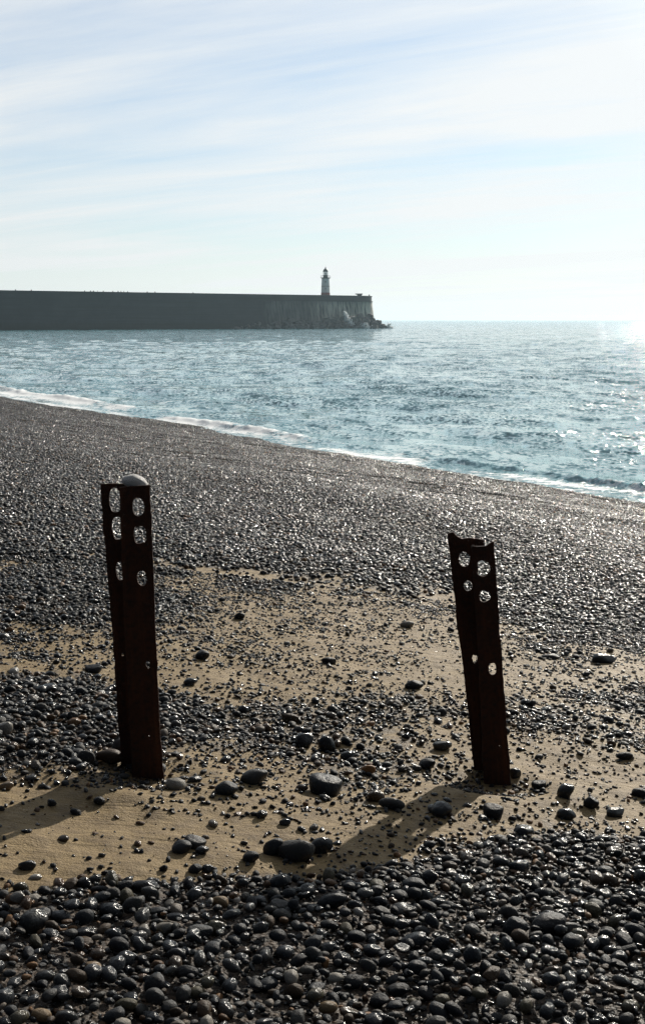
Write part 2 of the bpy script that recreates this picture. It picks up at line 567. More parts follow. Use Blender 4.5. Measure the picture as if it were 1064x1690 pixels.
def grid_mesh(name, X, Y, Z, mat, attrs=None, smooth=True):
    ny, nx = X.shape
    co = np.stack([X, Y, Z], -1).reshape(-1, 3).astype(np.float32)
    idx = np.arange(nx * ny).reshape(ny, nx)
    q = np.stack([idx[:-1, :-1], idx[:-1, 1:], idx[1:, 1:], idx[1:, :-1]], -1).reshape(-1, 4)
    me = bpy.data.meshes.new(name)
    me.vertices.add(len(co))
    me.vertices.foreach_set('co', co.ravel())
    me.loops.add(q.size)
    me.loops.foreach_set('vertex_index', q.ravel().astype(np.int32))
    me.polygons.add(len(q))
    me.polygons.foreach_set('loop_start', np.arange(0, q.size, 4, dtype=np.int32))
    me.polygons.foreach_set('loop_total', np.full(len(q), 4, np.int32))
    me.update(calc_edges=True)
    me.polygons.foreach_set('use_smooth', np.full(len(q), smooth))
    for k, v in (attrs or {}).items():
        a = me.attributes.new(k, 'FLOAT', 'POINT')
        a.data.foreach_set('value', v.ravel().astype(np.float32))
    me.materials.append(mat)
    me.update()
    return link(bpy.data.objects.new(name, me))


# ------------------------------------------------------------------ ground
def graded(lo, a, b, hi, step, growth):
    mid = list(np.arange(a, b, step))
    up, st, v = [], step, mid[-1]
    while v < hi:
        st *= growth
        v += st
        up.append(v)
    dn, st, v = [], step, mid[0]
    while v > lo:
        st *= growth
        v -= st
        dn.append(v)
    return np.array(dn[::-1] + mid + up)


gx = graded(-420, -2.4, 2.6, 300, 0.018, 1.06)
gy = graded(-260, 2.2, 8.5, 420, 0.020, 1.045)
GX, GY = np.meshgrid(gx, gy)
GZ = ground_z(GX, GY)
gs = NX * GX + NY * GY
COVER = cover_at(GX, GY)
beach = grid_mesh('beach_ground', GX, GY, GZ, M['sand'], {'cover': COVER})
tag(beach, kind='structure')

# ------------------------------------------------------------------ sea
ang = np.concatenate([np.linspace(R(-62), R(-19), 60)[:-1], np.linspace(R(-19), R(19), 620), np.linspace(R(19), R(68), 70)[1:]])
rad = [14.0]
while rad[-1] < 11500:
    rad.append(rad[-1] * (1.0042 if rad[-1] < 110 else 1.008 if rad[-1] < 250 else 1.02 if rad[-1] < 2000 else 1.12))
rad = np.array(rad)
AA, RR = np.meshgrid(ang, rad)
SX, SY = RR * np.sin(AA), RR * np.cos(AA)
ss = NX * SX + NY * SY - SHORE
tt = -NY * SX + NX * SY
wav = np.zeros_like(SX)
wr = np.random.default_rng(5)
for k in range(26):
    lam = 1.6 * 1.19 ** k if k < 14 else wr.uniform(2.5, 14)
    th = math.atan2(NY, NX) + wr.normal(0, 0.5) + 0.15
    amp = 0.0050 * lam ** 0.75
    ph = wr.uniform(0, 6.28)
    loc = 2 * math.pi / lam * (SX * math.cos(th) + SY * math.sin(th)) + ph
    fade = np.clip(lam * 60 / RR, 0, 1)
    wav += amp * fade * (np.sin(loc) + 0.25 * np.sin(2 * loc + 1.3))
wav *= np.clip(ss / 7.0, 0.10, 1.0)
bend = 2.2 * fbm(tt / 17.0, ss * 0 + 2.0, 31, 3)


def crest(c0, width, height, t0, t1, seed):
    """one shore break: a ridge that runs along the beach between t0 and t1, steep on its landward side"""
    d = ss - c0 - bend * 0.6 - 0.6 * fbm(tt / 2.2, ss * 0, seed, 3)
    env = 1 / (1 + np.exp(-(tt - t0) / 0.8)) / (1 + np.exp((tt - t1) / 0.8))
    env = env * (0.75 + 0.9 * fbm(tt / 3.0, ss * 0 + seed, seed + 3, 2))
    prof = np.where(d < 0, np.exp(-(d / (width * 0.45)) ** 2), np.exp(-(d / width) ** 2))
    fo = np.clip(env * 1.25, 0, 1) * np.where(d < 0.12 * width, np.exp(-(d / (width * 2.0)) ** 2), np.exp(-((d - 0.1 * width) / (width * 0.35)) ** 2))
    rough = 1 + 0.9 * fbm(tt / 0.5, ss / 0.3, seed + 9, 3)
    return height * prof * np.clip(env, 0, 1.2) * rough, fo


foam = np.zeros_like(SX)
for args in ((1.7, 0.80, 0.17, 35.0, 52, 41), (2.8, 1.0, 0.20, 56, 96, 43), (1.7, 0.45, 0.20, 19, 30, 45), (2.7, 0.5, 0.22, 12, 22.5, 47),
             (7.5, 1.3, 0.10, 12, 34, 49), (12.0, 1.7, 0.13, 16, 60, 51), (18.0, 2.0, 0.15, 10, 44, 53), (25.0, 2.4, 0.15, 30, 90, 55)):
    h, f_ = crest(*args)
    wav += h
    if args[0] < 5:
        foam = np.maximum(foam, f_ * (1.0 if args[4] > 50 else 0.25))
lap = 1.0 * fbm(tt / 2.6, ss * 0 + 7, 61, 4)
foam = np.maximum(foam, np.clip(1.0 - np.abs(ss - 0.5 + lap * 2.4) / 1.3, 0, 1) * 0.62)
foam = np.maximum(foam, np.clip(1 - ss / 7.0, 0, 1) * 0.42 * (ss > -2))  # wide soft foam fringe; also paints in the whitish sheen of the swash
caps = fbm(SX / 3.0, SY / 5.0, 71, 4)
foam = np.maximum(foam, np.clip((caps - 0.27) * 3.0, 0, 0.5) * (RR < 900))
foam = np.where(ss < 9, foam * np.clip(0.95 + 1.5 * fbm(tt / 3.2, ss / 4.0, 111, 4), 0.35, 1.15), foam)
SZ = wav + 0.03
sea = grid_mesh('sea', SX, SY, SZ, M['sea'], {'foam': foam})
tag(sea, kind='structure')


# ------------------------------------------------------------------ breakwater and lighthouse
WZ = 17.5
A0, A1 = Vector((-330, 399)), Vector((20.8, 664.7))       # foot of the straight wall, camera side
wd = (A1 - A0).normalized()
wn = Vector((wd.y, -wd.x))                                # towards the camera
HW = 15.0                                                 # half width of the rounded head
path, pale = [], []
for k in range(60):
    path.append((A0.lerp(A1, k / 60.0), wn))
cen = A1 - wn * HW
for k in range(37):
    a = math.pi * k / 36
    nrm = wn * math.cos(a) + wd * math.sin(a)
    path.append((cen + nrm * HW, nrm))
back0 = A0 - wn * 2 * HW
for k in range(1, 25):
    path.append(((A1 - wn * 2 * HW).lerp(back0, k / 24.0), -wn))


def breakwater():
    root = empty('breakwater', (0, 0, 0))
    tag(root, 'long dark concrete breakwater wall reaching out to sea on the left', 'breakwater')
    levels = [(-6.0, 3.2), (0.0, 2.6), (3.0, 2.2), (6.0, 1.75), (9.0, 1.3), (12.0, 0.9), (14.2, 0.6)]
    X, Y, Z, P = [], [], [], []
    for z, o in levels:
        rx = [p.x + n.x * o for p, n in path]
        ry = [p.y + n.y * o for p, n in path]
        X.append(rx)
        Y.append(ry)
        Z.append([z] * len(path))
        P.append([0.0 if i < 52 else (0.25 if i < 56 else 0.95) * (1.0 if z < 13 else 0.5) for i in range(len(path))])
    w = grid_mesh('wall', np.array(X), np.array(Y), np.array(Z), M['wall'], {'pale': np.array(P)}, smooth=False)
    w.parent = root
    # projecting string course, parapet and coping, each a ring set over the one below
    for nm, z0, z1, o0, o1 in (('string_course', 14.2, 14.7, 0.95, 0.95), ('parapet', 14.7, WZ - 0.35, 0.45, 0.4), ('coping', WZ - 0.35, WZ, 0.7, 0.7)):
        vs, fs = [], []
        for p, n in path:
            for o, z in ((o0, z0), (o1, z1), (-1.2, z1), (-1.2, z0)):
                q = p + n * o
                vs.append((q.x, q.y, z))
        for i in range(len(path) - 1):
            for j in range(4):
                a, b = i * 4 + j, i * 4 + (j + 1) % 4
                fs.append((a, b, b + 4, a + 4))
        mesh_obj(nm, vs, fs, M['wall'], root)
    # the walkway behind the parapet
    q = [A0 + wn * 0.2, A1 + wn * 0.2] + [cen + (wn * math.cos(math.pi * k / 12) + wd * math.sin(math.pi * k / 12)) * (HW + 0.2) for k in range(1, 12)] + [A1 - wn * (2 * HW + .2), back0 - wn * .2]
    mesh_obj('walkway', [(v.x, v.y, WZ - 1.15) for v in q], [tuple(range(len(q)))[::-1]], M['concrete'], root)
    return root


breakwater()


def lathe(bm, prof, seg, c=(0, 0, 0), cap=True):
    rings = []
    for r, z in prof:
        rings.append([bm.verts.new((c[0] + r * math.cos(2 * math.pi * k / seg), c[1] + r * math.sin(2 * math.pi * k / seg), c[2] + z)) for k in range(seg)])
    for a, b in zip(rings, rings[1:]):
        for k in range(seg):
            bm.faces.new((a[k], a[(k + 1) % seg], b[(k + 1) % seg], b[k]))
    if cap:
        bm.faces.new(rings[0][::-1])
        bm.faces.new(rings[-1])


def box(bm, x0, x1, y0, y1, z0, z1):
    v = [bm.verts.new(p) for p in ((x0, y0, z0), (x1, y0, z0), (x1, y1, z0), (x0, y1, z0), (x0, y0, z1), (x1, y0, z1), (x1, y1, z1), (x0, y1, z1))]
    for f in ((3, 2, 1, 0), (4, 5, 6, 7), (0, 1, 5, 4), (1, 2, 6, 5), (2, 3, 7, 6), (3, 0, 4, 7)):
        bm.faces.new([v[i] for i in f])


def part(name, mat, parent, fn, smooth=False):
    bm = bmesh.new()
    fn(bm)
    return bm_obj(name, bm, mat, parent, smooth)


LY = 668.0
lp = at_y(537, 488, LY)
lh = empty('lighthouse', (lp.x, lp.y, WZ - 1.15))
tag(lh, 'small white lighthouse with dark lantern cap near the end of the breakwater', 'lighthouse')
G = 1.15
part('base', M['red'], lh, lambda b: lathe(b, [(2.55, 0), (2.45, G + 1.7)], 24))
part('tower', M['white'], lh, lambda b: lathe(b, [(2.40, G + 1.7), (2.28, G + 5.2), (2.05, G + 9.2)], 24))
part('band', M['concrete'], lh, lambda b: lathe(b, [(2.33, G + 5.0), (2.32, G + 5.25)], 24))
gal = part('gallery', M['dark'], lh, lambda b: lathe(b, [(2.05, G + 9.2), (2.75, G + 9.6), (2.75, G + 9.8), (1.6, G + 9.8)], 24))
part('railing', M['dark'], gal, lambda b: [lathe(b, [(2.66, G + 10.75), (2.70, G + 10.75), (2.70, G + 10.83), (2.66, G + 10.83)], 24, cap=False)]
     + [box(b, 2.66 * math.cos(a) - .04, 2.66 * math.cos(a) + .04, 2.66 * math.sin(a) - .04, 2.66 * math.sin(a) + .04, G + 9.8, G + 10.8)
        for a in [2 * math.pi * k / 16 for k in range(16)]])
part('watch_room', M['concrete'], lh, lambda b: lathe(b, [(1.35, G + 9.8), (1.35, G + 11.2)], 16))
lan = part('lantern', M['glass'], lh, lambda b: lathe(b, [(1.18, G + 11.2), (1.18, G + 12.9)], 12))
for k in range(8):
    a = 2 * math.pi * k / 8
    part('glazing_bar', M['white'], lan, lambda b: box(b, 1.22 * math.cos(a) - .05, 1.22 * math.cos(a) + .05, 1.22 * math.sin(a) - .05, 1.22 * math.sin(a) + .05, G + 11.2, G + 12.9))
part('lamp', M['white'], lan, lambda b: lathe(b, [(0.25, G + 11.2), (0.5, G + 11.7), (0.5, G + 12.3), (0.2, G + 12.7)], 12))
roof = part('roof', M['dark'], lh, lambda b: lathe(b, [(1.5, G + 12.9), (1.45, G + 13.1), (1.15, G + 13.9), (0.6, G + 14.6), (0.22, G + 14.9)], 16))
part('finial', M['dark'], roof, lambda b: lathe(b, [(0.22, G + 14.9), (0.32, G + 15.15), (0.22, G + 15.4), (0.05, G + 15.5), (0.04, G + 16.4)], 8))
for k, zc in enumerate((3.4, 7.0)):
    part('window', M['dark'], lh, lambda b: box(b, -0.18, 0.18, -2.42 + 0.05 * k, -2.1, G + zc, G + zc + 0.9))

hp = at_y(592, 488, 676.0)
hut = empty('lookout_hut', (hp.x, hp.y, WZ - 1.15))
tag(hut, 'small flat roofed concrete lookout hut at the breakwater head', 'hut')
part('wall', M['concrete'], hut, lambda b: box(b, -1.0, 1.6, -1.2, 1.2, 0, 2.0))
part('roof_slab', M['concrete'], hut, lambda b: box(b, -2.0, 2.0, -1.7, 1.7, 2.0, 2.55))
part('window', M['dark'], hut, lambda b: box(b, -0.6, 1.2, -1.25, -1.1, 1.25, 1.8))
bp = at_y(609, 489, 677.0)
bol = empty('mooring_post', (bp.x, bp.y, WZ - 1.15))
tag(bol, 'short dark iron post at the tip of the breakwater', 'post')
part('shaft', M['dark'], bol, lambda b: lathe(b, [(0.30, 0), (0.24, 1.5)], 10))
part('head', M['dark'], bol, lambda b: lathe(b, [(0.24, 1.5), (0.42, 1.6), (0.40, 1.85), (0.15, 2.0)], 10))

# armour rocks at the foot of the wall
rock_meshes = []
for k in range(6):
    bm = bmesh.new()
    bmesh.ops.create_icosphere(bm, subdivisions=2, radius=1.0)
    for v in bm.verts:
        n = mnoise.noise(v.co * 1.1 + Vector((k * 9.1, 3, 1)))
        n2 = mnoise.noise(v.co * 2.7 + Vector((k * 4.1, 8, 1)))
        v.co *= 1 + 0.42 * n + 0.2 * n2
        for ax in range(3):
            v.co[ax] = max(-0.78, min(0.78, v.co[ax]))
    me = bpy.data.meshes.new('armour_rock')
    bm.to_mesh(me)
    bm.free()
    me.materials.append(M['rock'])
    rock_meshes.append(me)
rr_ = random.Random(3)
spots = []
for k in range(130):
    u = rr_.random() ** 0.7
    px = 370 + 250 * u
    # along the wall: distance from its far (left) start
    Yw = 540 + (px / 617.0) * 116
    p = at_y(px, 540, Yw)
    row = rr_.random()
    out = 2.5 + 7.5 * row
    q = Vector((p.x, p.y)) + wn * out
    hgt = (0.35 + 0.8 * u) * 6.5 * (1 - row) * rr_.uniform(0.6, 1.1)
    spots.append((q.x, q.y, hgt - 0.4, rr_.uniform(1.2, 2.6) * (0.7 + 0.3 * u)))
for k in range(60):
    a = rr_.uniform(0.05, 0.72) * math.pi
    nrm = wn * math.cos(a) + wd * math.sin(a)
    row = rr_.random()
    q = cen + nrm * (HW + 3.0 + 8.0 * row)
    spots.append((q.x, q.y, 3.6 * (1 - row) * rr_.uniform(0.4, 1.1) - 0.3, rr_.uniform(1.0, 2.1)))
for i, (x, y, z, s) in enumerate(spots):
    o = link(bpy.data.objects.new('armour_rock', rock_meshes[i % 6]))
    o.location = (x, y, z)
    o.scale = (s * rr_.uniform(0.8, 1.3), s, s * rr_.uniform(0.7, 1.1))
    o.rotation_euler = (rr_.uniform(-.5, .5), rr_.uniform(-.5, .5), rr_.uniform(0, 6.28))
    head = i >= 130
    tag(o, 'dark boulder heaped round the seaward tip of the breakwater' if head else 'dark boulder heaped along the foot of the breakwater wall', 'boulder',
        'boulders round the breakwater tip' if head else 'boulders along the breakwater foot')

# spray thrown up against the head of the breakwater
vs, fs = [], []
sr = random.Random(9)
for px0, spread, hmax, lean, n in ((579, 12, 9.0, -0.40, 1500), (566, 16, 3.2, 0.0, 300), (600, 22, 3.0, 0.2, 320), (640, 12, 2.4, 0.3, 200)):
    b0 = at_y(px0, 538, 642 if px0 < 620 else 664)
    for _ in range(n):
        h = hmax * sr.random() ** 1.5
        wdt = spread * 0.33 * 0.5 * (1 - 0.75 * h / hmax)
        c = Vector((b0.x + lean * h + sr.gauss(0, wdt * 0.6), b0.y + sr.gauss(0, 1.2), h))
        r = sr.uniform(0.12, 0.5) * (1 - 0.4 * h / hmax)
        i0 = len(vs)
        for d in ((1, 0, 0), (-1, 0, 0), (0, 1, 0), (0, -1, 0), (0, 0, 1.3), (0, 0, -1)):
            vs.append(tuple(c + Vector(d) * r))
        for f in ((0, 2, 4), (2, 1, 4), (1, 3, 4), (3, 0, 4), (2, 0, 5), (1, 2, 5), (3, 1, 5), (0, 3, 5)):
            fs.append(tuple(i0 + j for j in f))
spray = mesh_obj('sea_spray', vs, fs, M['foam'], smooth=True)
tag(spray, 'white spray bursting against the foot of the breakwater head', 'spray', kind='stuff')


# people behind the parapet, far away
def person_mesh(name, arm):
    pts = {'pelvis': (0, 0, .92), 'waist': (0, 0, 1.08), 'chest': (0, 0, 1.32), 'neck': (0, 0, 1.48), 'head': (0, .01, 1.58), 'crown': (0, .01, 1.72),
           'ls': (-.19, 0, 1.40), 'le': (-.25, -.05, 1.14), 'lw': (-.14, -.24 * arm, 1.02), 'rs': (.19, 0, 1.40), 're': (.26, -.02, 1.14), 'rw': (.22, -.14 * arm, .92),
           'lh': (-.10, 0, .88), 'lk': (-.11, -.02, .50), 'la': (-.12, 0, .08), 'lt': (-.12, -.16, .04), 'rh': (.10, 0, .88), 'rk': (.12, -.02, .50), 'ra': (.14, .02, .08), 'rt': (.15, -.14, .04)}
    rad_ = {'pelvis': .15, 'waist': .14, 'chest': .17, 'neck': .06, 'head': .10, 'crown': .075, 'ls': .07, 'le': .05, 'lw': .04, 'rs': .07, 're': .05, 'rw': .04,
            'lh': .10, 'lk': .07, 'la': .05, 'lt': .04, 'rh': .10, 'rk': .07, 'ra': .05, 'rt': .04}
    ed = [('pelvis', 'waist'), ('waist', 'chest'), ('chest', 'neck'), ('neck', 'head'), ('head', 'crown'), ('chest', 'ls'), ('ls', 'le'), ('le', 'lw'), ('chest', 'rs'),
          ('rs', 're'), ('re', 'rw'), ('pelvis', 'lh'), ('lh', 'lk'), ('lk', 'la'), ('la', 'lt'), ('pelvis', 'rh'), ('rh', 'rk'), ('rk', 'ra'), ('ra', 'rt')]
    ks = list(pts)
    me = bpy.data.meshes.new(name + '_skeleton')
    me.from_pydata([pts[k] for k in ks], [(ks.index(a), ks.index(b)) for a, b in ed], [])
    o = bpy.data.objects.new(name + '_skeleton', me)
    COL.objects.link(o)
    o.modifiers.new('skin', 'SKIN')
    for i, k in enumerate(ks):
        me.skin_vertices[0].data[i].radius = (rad_[k], rad_[k])
    me.skin_vertices[0].data[0].use_root = True
    o.modifiers.new('sub', 'SUBSURF').levels = 1
    dg = bpy.context.evaluated_depsgraph_get()
    r = bpy.data.meshes.new_from_object(o.evaluated_get(dg))
    bpy.data.objects.remove(o)
    return r


ORD = ['leftmost', 'second', 'third', 'fourth', 'fifth', 'sixth', 'seventh', 'eighth', 'ninth', 'tenth', 'eleventh', 'twelfth', 'thirteenth', 'fourteenth', 'fifteenth']
xs = [26, 52, 140, 150, 155, 161, 171, 187, 195, 200, 205, 211, 243, 256, 319]
pm = [person_mesh('person', 1.0), person_mesh('person', 0.3)]
for i, px in enumerate(xs):
    me = pm[i % 2] if i < 2 else pm[i % 2].copy()
    me.materials.clear()
    me.materials.append(cloths[i % 4])
    # on the line two metres behind the parapet
    best = min((abs(project(*(A0 + wd * s - wn * 1.9), WZ)[0] - px), s) for s in np.arange(120, 420, 0.25))
    q = A0 + wd * best[1] - wn * 1.9
    o = link(bpy.data.objects.new('person', me))
    o.location = (q.x, q.y, WZ - 1.15)
    o.scale = (1.05,) * 3
    o.rotation_euler = (0, 0, math.atan2(wn.y, wn.x) + math.pi / 2 + rr_.uniform(-1, 1))
    tag(o, ('leftmost' if i == 0 else ORD[i] + ' from the left') + ' of the tiny dark figures along the top of the breakwater', 'person', 'people on the breakwater')


# ------------------------------------------------------------------ rusted posts
def wobble(pts, amp, seed, step=0.012):
    out = []
    n = len(pts)
    for i in range(n):
        a, b = Vector(pts[i]), Vector(pts[(i + 1) % n])
        m = max(1, int((b - a).length / step))
        for k in range(m):
            p = a.lerp(b, k / m)
            q = Vector((p.x * 22, p.y * 22, seed))
            p += Vector((mnoise.noise(q), mnoise.noise(q + Vector((40, 0, 0))))) * amp
            p += Vector((mnoise.noise(q * 5), mnoise.noise(q * 5 + Vector((40, 0, 0))))) * amp * 0.45
            out.append(p)
    return out


def hole(cx, cy, w, h, n=20, rag=0.06, seed=0, sq=2.0):
    r = []
    for k in range(n):
        a = -2 * math.pi * k / n
        c, s = math.cos(a), math.sin(a)
        e = 1 + rag * mnoise.noise(Vector((c * 1.5, s * 1.5, seed + 0.3))) * 2
        r.append(Vector((cx + math.copysign(abs(c) ** (2 / sq), c) * w / 2 * e, cy + math.copysign(abs(s) ** (2 / sq), s) * h / 2 * e)))
    return r


def plate(name, outline, holes, thick, mat, parent, matrix):
    cu = bpy.data.curves.new(name, 'CURVE')
    cu.dimensions = '2D'
    cu.fill_mode = 'BOTH'
    cu.extrude = thick / 2 - 0.0012
    cu.bevel_depth = 0.0012
    cu.bevel_resolution = 0
    for loop in [outline] + holes:
        s = cu.splines.new('POLY')
        s.points.add(len(loop) - 1)
        for p, v in zip(s.points, loop):
            p.co = (v[0], v[1], 0, 1)
        s.use_cyclic_u = True
    o = bpy.data.objects.new(name + '_curve', cu)
    COL.objects.link(o)
    dg = bpy.context.evaluated_depsgraph_get()
    me = bpy.data.meshes.new_from_object(o.evaluated_get(dg))
    bpy.data.objects.remove(o)
    me.name = name
    me.materials.clear()
    me.materials.append(mat)
    # plate lies in local x (across), z (up); a slight warp
    me.transform(Matrix.Rotation(math.pi / 2, 4, 'X'))
    me.transform(matrix)
    return link(bpy.data.objects.new(name, me), parent)


def post(name, label, base_px, top_px, yaw, rear, front, depth):
    """rear / front: (outline, holes) in photo pixels; Z-shaped steel section: rear flange, web, front flange"""
    b = ground_hit(*base_px)
    _, _, dep = project(b.x, b.y, b.z)
    ppm = F / dep
    root = empty(name, (b.x, b.y, b.z))
    tag(root, label, 'post', 'rusted posts on the beach')
    # lean found from the top point standing at the same depth
    d = ray(*top_px)
    top = EYE + d * ((b.y - 0.02) / d.y)
    axis = (top - b)
    H = axis.length
    zax = axis.normalized()
    xax = Vector((math.cos(yaw), math.sin(yaw), 0))
    xax = (xax - zax * xax.dot(zax)).normalized()
    yax = zax.cross(xax)
    root.rotation_euler = Matrix((xax, yax, zax)).transposed().to_euler()
    ax_px = lambda py: base_px[0] + (top_px[0] - base_px[0]) * (py - base_px[1]) / (top_px[1] - base_px[1])
    hpx = base_px[1] - top_px[1]

    def loc(p, shift=0.0):
        return Vector(((p[0] - ax_px(p[1])) / ppm + shift, (base_px[1] - p[1]) / hpx * H))
    vx = b.x / b.y                                         # sight line: things set back shift by vx * depth
    for nm, (outl, hl), yy, sd_ in (('flange', rear, depth, 2.0), ('flange', front, 0.0, 5.0)):
        sh = vx * yy
        o2 = wobble([loc(p, sh) for p in outl], 0.0030, sd_ + b.x)
        hs = []
        for i, (hx, hy, w, h, sq) in enumerate(hl):
            c = loc((hx, hy), sh)
            hs.append(hole(c.x, c.y, w / ppm, h / ppm, seed=i * 3.7 + sd_, sq=sq, rag=0.05 if w > 12 else 0.22))
        plate(nm, o2, hs, 0.009, M['rust'], root, Matrix.Translation((0, yy, 0)))
    inner = sorted([front[0][0]] + [p for p in front[0][-5:] if p[0] < ax_px(p[1])], key=lambda p: p[1])
    iz = [(base_px[1] - p[1]) / hpx * H for p in inner][::-1]
    ix = [(p[0] - ax_px(p[1])) / ppm + 0.005 for p in inner][::-1]
    # web between the flanges, following the inner edge of the front flange
    L = depth - 0.0092
    vs_, fs_ = [], []
    nseg = 40
    for k in range(nseg + 1):
        u = k / nseg
        z = -0.3 + (H + 0.27) * u
        x = float(np.interp(z, iz, ix))
        for dx, dy in ((-0.0045, 0.0046), (0.0045, 0.0046), (0.0045 + 0.004, depth - 0.0046), (-0.0045 + 0.004, depth - 0.0046)):
            vs_.append((x + dx + 0.0008 * mnoise.noise(Vector((z * 30, dy * 9, dx * 99))), dy, z))
    for k in range(nseg):
        for j in range(4):
            a, c = k * 4 + j, k * 4 + (j + 1) % 4
            fs_.append((a, c, c + 4, a + 4))
    fs_ += [(0, 3, 2, 1), tuple(nseg * 4 + j for j in range(4))]
    mesh_obj('web', vs_, fs_, M['rust'], root)
    return root, ppm


# front outline starts at the top of the inner edge and ends at its bottom (clockwise over the outer edge)
left_post, ppm_l = post('rusted_post', 'tall rusted steel post with a white shell on top, left of the two', (237, 1284), (207, 803), R(4),
     ([(212, 805), (170, 804), (179, 925), (190, 1060), (198, 1180), (204, 1284), (210, 1420), (232, 1420), (225, 1180), (216, 960)],
      [(194, 830, 20, 40, 2.6), (198, 876, 20, 38, 2.6), (203, 946, 17, 32, 2.6), (206, 1086, 5, 7, 2)]),
     ([(198, 804), (246, 803), (250, 900), (256, 1050), (262, 1180), (270, 1284), (279, 1420), (224, 1420), (217, 1230), (210, 1090), (203, 945)],
      [(228, 836, 20, 30, 2.3), (230.5, 881, 20, 30, 3.2), (234, 951, 16, 27, 2.3), (244, 1093, 8, 15, 2), (246, 1213, 3.5, 3.5, 2)]), 0.085)
right_post, ppm_r = post('rusted_post', 'leaning rusted steel post with jagged top, right of the two', (812, 1294), (775, 893), R(-3),
     ([(782, 915), (794, 913), (794, 901), (782, 898), (770, 896), (758, 896), (750, 891), (745, 884), (735, 885), (741, 930), (752, 1040), (762, 1110), (772, 1210), (780, 1290), (790, 1400), (812, 1400), (800, 1200), (788, 1000)],
      [(763, 929, 19, 26, 2), (769, 973, 16, 18, 2), (780, 1094, 10, 15, 2)]),
     ([(778, 901), (788, 903), (800, 903), (806, 900), (811, 897), (813, 898), (816, 940), (821, 1030), (828, 1110), (835, 1200), (842, 1294), (851, 1400), (808, 1400), (798, 1290), (790, 1100)],
      [(796, 938, 25, 27, 2), (798.5, 983, 20, 21, 2), (811.5, 1102, 13, 22, 2.6), (823, 1230, 3, 3, 2)]), 0.085)


# ------------------------------------------------------------------ pebbles
def pebble_mesh(seed, subdiv, flat=0.55, lump=0.10, mat=None, name='pebble'):
    bm = bmesh.new()
    bmesh.ops.create_icosphere(bm, subdivisions=subdiv, radius=1.0)
    r = random.Random(seed)
    wx, wz = r.uniform(0.62, 0.9), flat * r.uniform(0.8, 1.25)
    e = r.uniform(1.9, 2.25)
    sk, tp = r.uniform(-.18, .18), r.uniform(-.2, .2)
    cuts = []
    for _ in range(r.randint(1, 5)):
        q = Vector((r.gauss(0, 1), r.gauss(0, 1), r.gauss(0, 0.8))).normalized()
        cuts.append((q, r.uniform(0.62, 0.92)))
    for v in bm.verts:
        c = v.co.copy()
        L = (abs(c.x) ** e + abs(c.y) ** e + abs(c.z) ** e) ** (1 / e)
        c /= L
        n = mnoise.noise(c * 0.9 + Vector((seed * 3.3, 1.7, 0.2))) * lump * 1.6 + mnoise.noise(c * 2.0 + Vector((seed * 5.3, 4.7, 0.2))) * lump * 0.5
        c *= 1 + n
        for q, dd in cuts:                      # worn flats
            ov = c.dot(q) - dd
            if ov > 0:
                c -= q * ov * 0.8
        c.y *= 1 + tp * c.x
        c.x += sk * c.z
        v.co = Vector((c.x, c.y * wx, c.z * wz))
    mx = max(abs(v.co.x) for v in bm.verts)
    for v in bm.verts:
        v.co /= mx
    me = bpy.data.meshes.new(name)
    bm.to_mesh(me)
    bm.free()
    me.polygons.foreach_set('use_smooth', [True] * len(me.polygons))
    me.materials.append(mat or M['pebble'])
    me['half_height'] = max(v.co.z for v in me.vertices)
    return me


hero_meshes = [pebble_mesh(100 + k, 3, 0.58 + 0.05 * (k % 3), 0.10, M['tint']) for k in range(14)]
near_meshes = [pebble_mesh(200 + k, 2, 0.48 + 0.06 * (k % 4), 0.10) for k in range(14)]
tiny_meshes = [pebble_mesh(300 + k, 1, 0.5, 0.25, name='grit') for k in range(6)]

TONE = {'slate': (0.024, 0.027, 0.031), 'charcoal': (0.014, 0.015, 0.018), 'grey': (0.042, 0.042, 0.041), 'brown': (0.055, 0.036, 0.022),
        'olive': (0.062, 0.054, 0.034), 'pale': (0.22, 0.20, 0.17), 'orange': (0.22, 0.10, 0.035), 'tan': (0.16, 0.11, 0.06)}
TONE_WORD = {'slate': 'slate grey', 'charcoal': 'near-black', 'grey': 'mid grey', 'brown': 'brown', 'olive': 'olive grey', 'pale': 'pale', 'orange': 'orange-brown', 'tan': 'tan'}

placed = []        # x, y, r of stones that keep their space
cells = {}
CS = 0.06


def free(x, y, r, k=0.8):
    m = int((r + 0.11) / CS) + 1
    cx, cy = int(math.floor(x / CS)), int(math.floor(y / CS))
    for i in range(cx - m, cx + m + 1):
        for j in range(cy - m, cy + m + 1):
            for (a, b, q) in cells.get((i, j), ()):
                d = (r + q) * k
                if (a - x) ** 2 + (b - y) ** 2 < d * d:
                    return False
    return True


def occupy(x, y, r):
    cells.setdefault((int(math.floor(x / CS)), int(math.floor(y / CS))), []).append((x, y, r))


